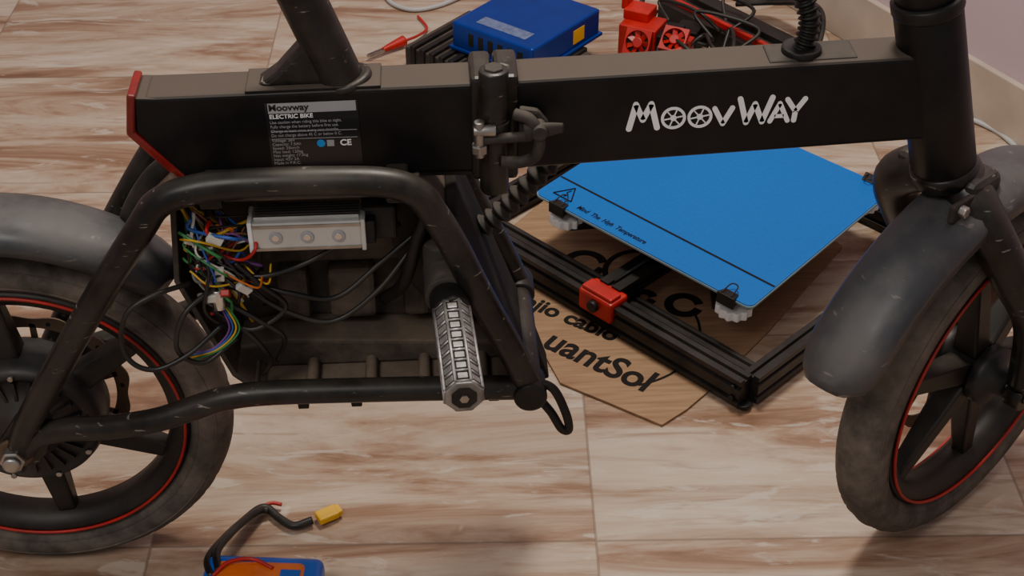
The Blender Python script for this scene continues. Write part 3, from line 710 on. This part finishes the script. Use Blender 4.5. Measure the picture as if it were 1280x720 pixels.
fan(Vector((.272,1.048,.050)),RA@Matrix.Rotation(rad(62),4,'X'),.044)
fan(Vector((.330,1.035,.060)),RA@Matrix.Rotation(rad(40),4,'X'),.042)
gb("bracket",(.345,1.06,.028),(.04,.03,.045),M_redpl)
gb("stepper_motor",(.37,1.12,.021),(.042,.042,.04),M_blk)
for i in range(9):
    x=.26+random.random()*.22;y=1.02+random.random()*.16
    tube("cable",[(x,y,.03),(x+random.uniform(-.03,.05),y+.04,.05+random.random()*.02),(x+random.uniform(-.02,.08),y-.02,.06),(x+random.uniform(-.02,.1),y-.05,.035)],.0032,WIRE["black"],ga,M=gi)
for i in range(4):
    tube("cable_bundle",[(.50+i*.008,.96,.02),(.545+i*.008,1.02,.06),(.56+i*.007,1.10,.08),(.53,1.18+i*.01,.05),(.47,1.22,.03)],.0042,WIRE["black"],ga,M=gi)

wc=empty("white_floor_cable")
tube("cable",[(.62,.93,.0045),(.70,.885,.0045),(.767,.852,.0045),(.80,.815,.0045),(.815,.775,.0045),(.83,.70,.0045),(.90,.55,.0045)],.004,M_wirew,wc)

# ------------------------------------------------------------------ battery pack on the floor
bt=empty("lithium_battery_pack",(-.262,-.086,0)); bi=Matrix.Translation((.255,.09,0))
Rb=Matrix.Rotation(rad(-6),3,'Z')
box("pack_body",(-.255,-.105,.024),(.122,.115,.047),M_blu,bt,bevel=.010,R=Rb,M=bi,seg=4)
box("pack_orange_wrap",(-.258,-.110,.0265),(.098,.108,.047),M_org,bt,bevel=.010,R=Rb,M=bi,seg=4)
box("pack_tape",(-.225,-.105,.0505),(.02,.06,.001),M_blu,bt,R=Rb,M=bi)
tube("sheathed_cable",[(-.302,-.075,.045),(-.309,-.045,.040),(-.297,-.005,.028),(-.282,.030,.016),(-.269,.052,.010),(-.259,.055,.008),(-.247,.042,.007),(-.229,.028,.007),(-.209,.034,.008)],.0046,WIRE["black"],bt,M=bi)
tube("sheathed_cable",[(-.295,-.070,.047),(-.300,-.040,.045),(-.289,-.002,.034),(-.275,.030,.022),(-.265,.048,.013),(-.259,.050,.010)],.0042,WIRE["black"],bt,M=bi)
tube("red_wire",[(-.265,.056,.010),(-.255,.062,.009),(-.244,.060,.008)],.0022,WIRE["red"],bt,M=bi)
tube("red_wire",[(-.300,-.078,.050),(-.285,-.065,.055),(-.262,-.060,.053),(-.24,-.072,.0505)],.0020,WIRE["red"],bt,M=bi)
Rx=Matrix.Rotation(rad(28),3,'Z')
box("xt60_connector",(-.193,.041,.0085),(.024,.016,.009),M_yel,bt,bevel=.002,R=Rx,M=bi)
box("xt60_nose",(-.184,.046,.0085),(.012,.013,.0075),M_yel,bt,bevel=.0015,R=Rx,M=bi)

# ------------------------------------------------------------------ light
def area(name,loc,target,size,power,col):
    l=bpy.data.lights.new(name,"AREA"); l.size=size; l.energy=power; l.color=col; l.shape='DISK'
    o=bpy.data.objects.new(name,l); COL.objects.link(o); o.location=loc
    o.rotation_euler=(Vector(target)-Vector(loc)).to_track_quat('-Z','Y').to_euler()
area("ceiling_lamp",(.15,.60,2.35),(0,.2,0),.40,38,(1,.92,.80))
area("room_lamp",(-.9,-1.3,2.2),(0,.2,.2),.9,18,(1,.95,.88))
w=bpy.data.worlds.new("w"); SC.world=w; w.use_nodes=True
w.node_tree.nodes["Background"].inputs[0].default_value=(1,.95,.93,1); w.node_tree.nodes["Background"].inputs[1].default_value=.30

cam=bpy.data.cameras.new("camera"); co=bpy.data.objects.new("camera",cam); COL.objects.link(co)
cam.sensor_width=36; cam.lens=50.625; cam.clip_start=.01
co.location=(-.0658,-1.0761,1.1565); co.rotation_euler=(rad(53),0,rad(-3.5))
SC.camera=co
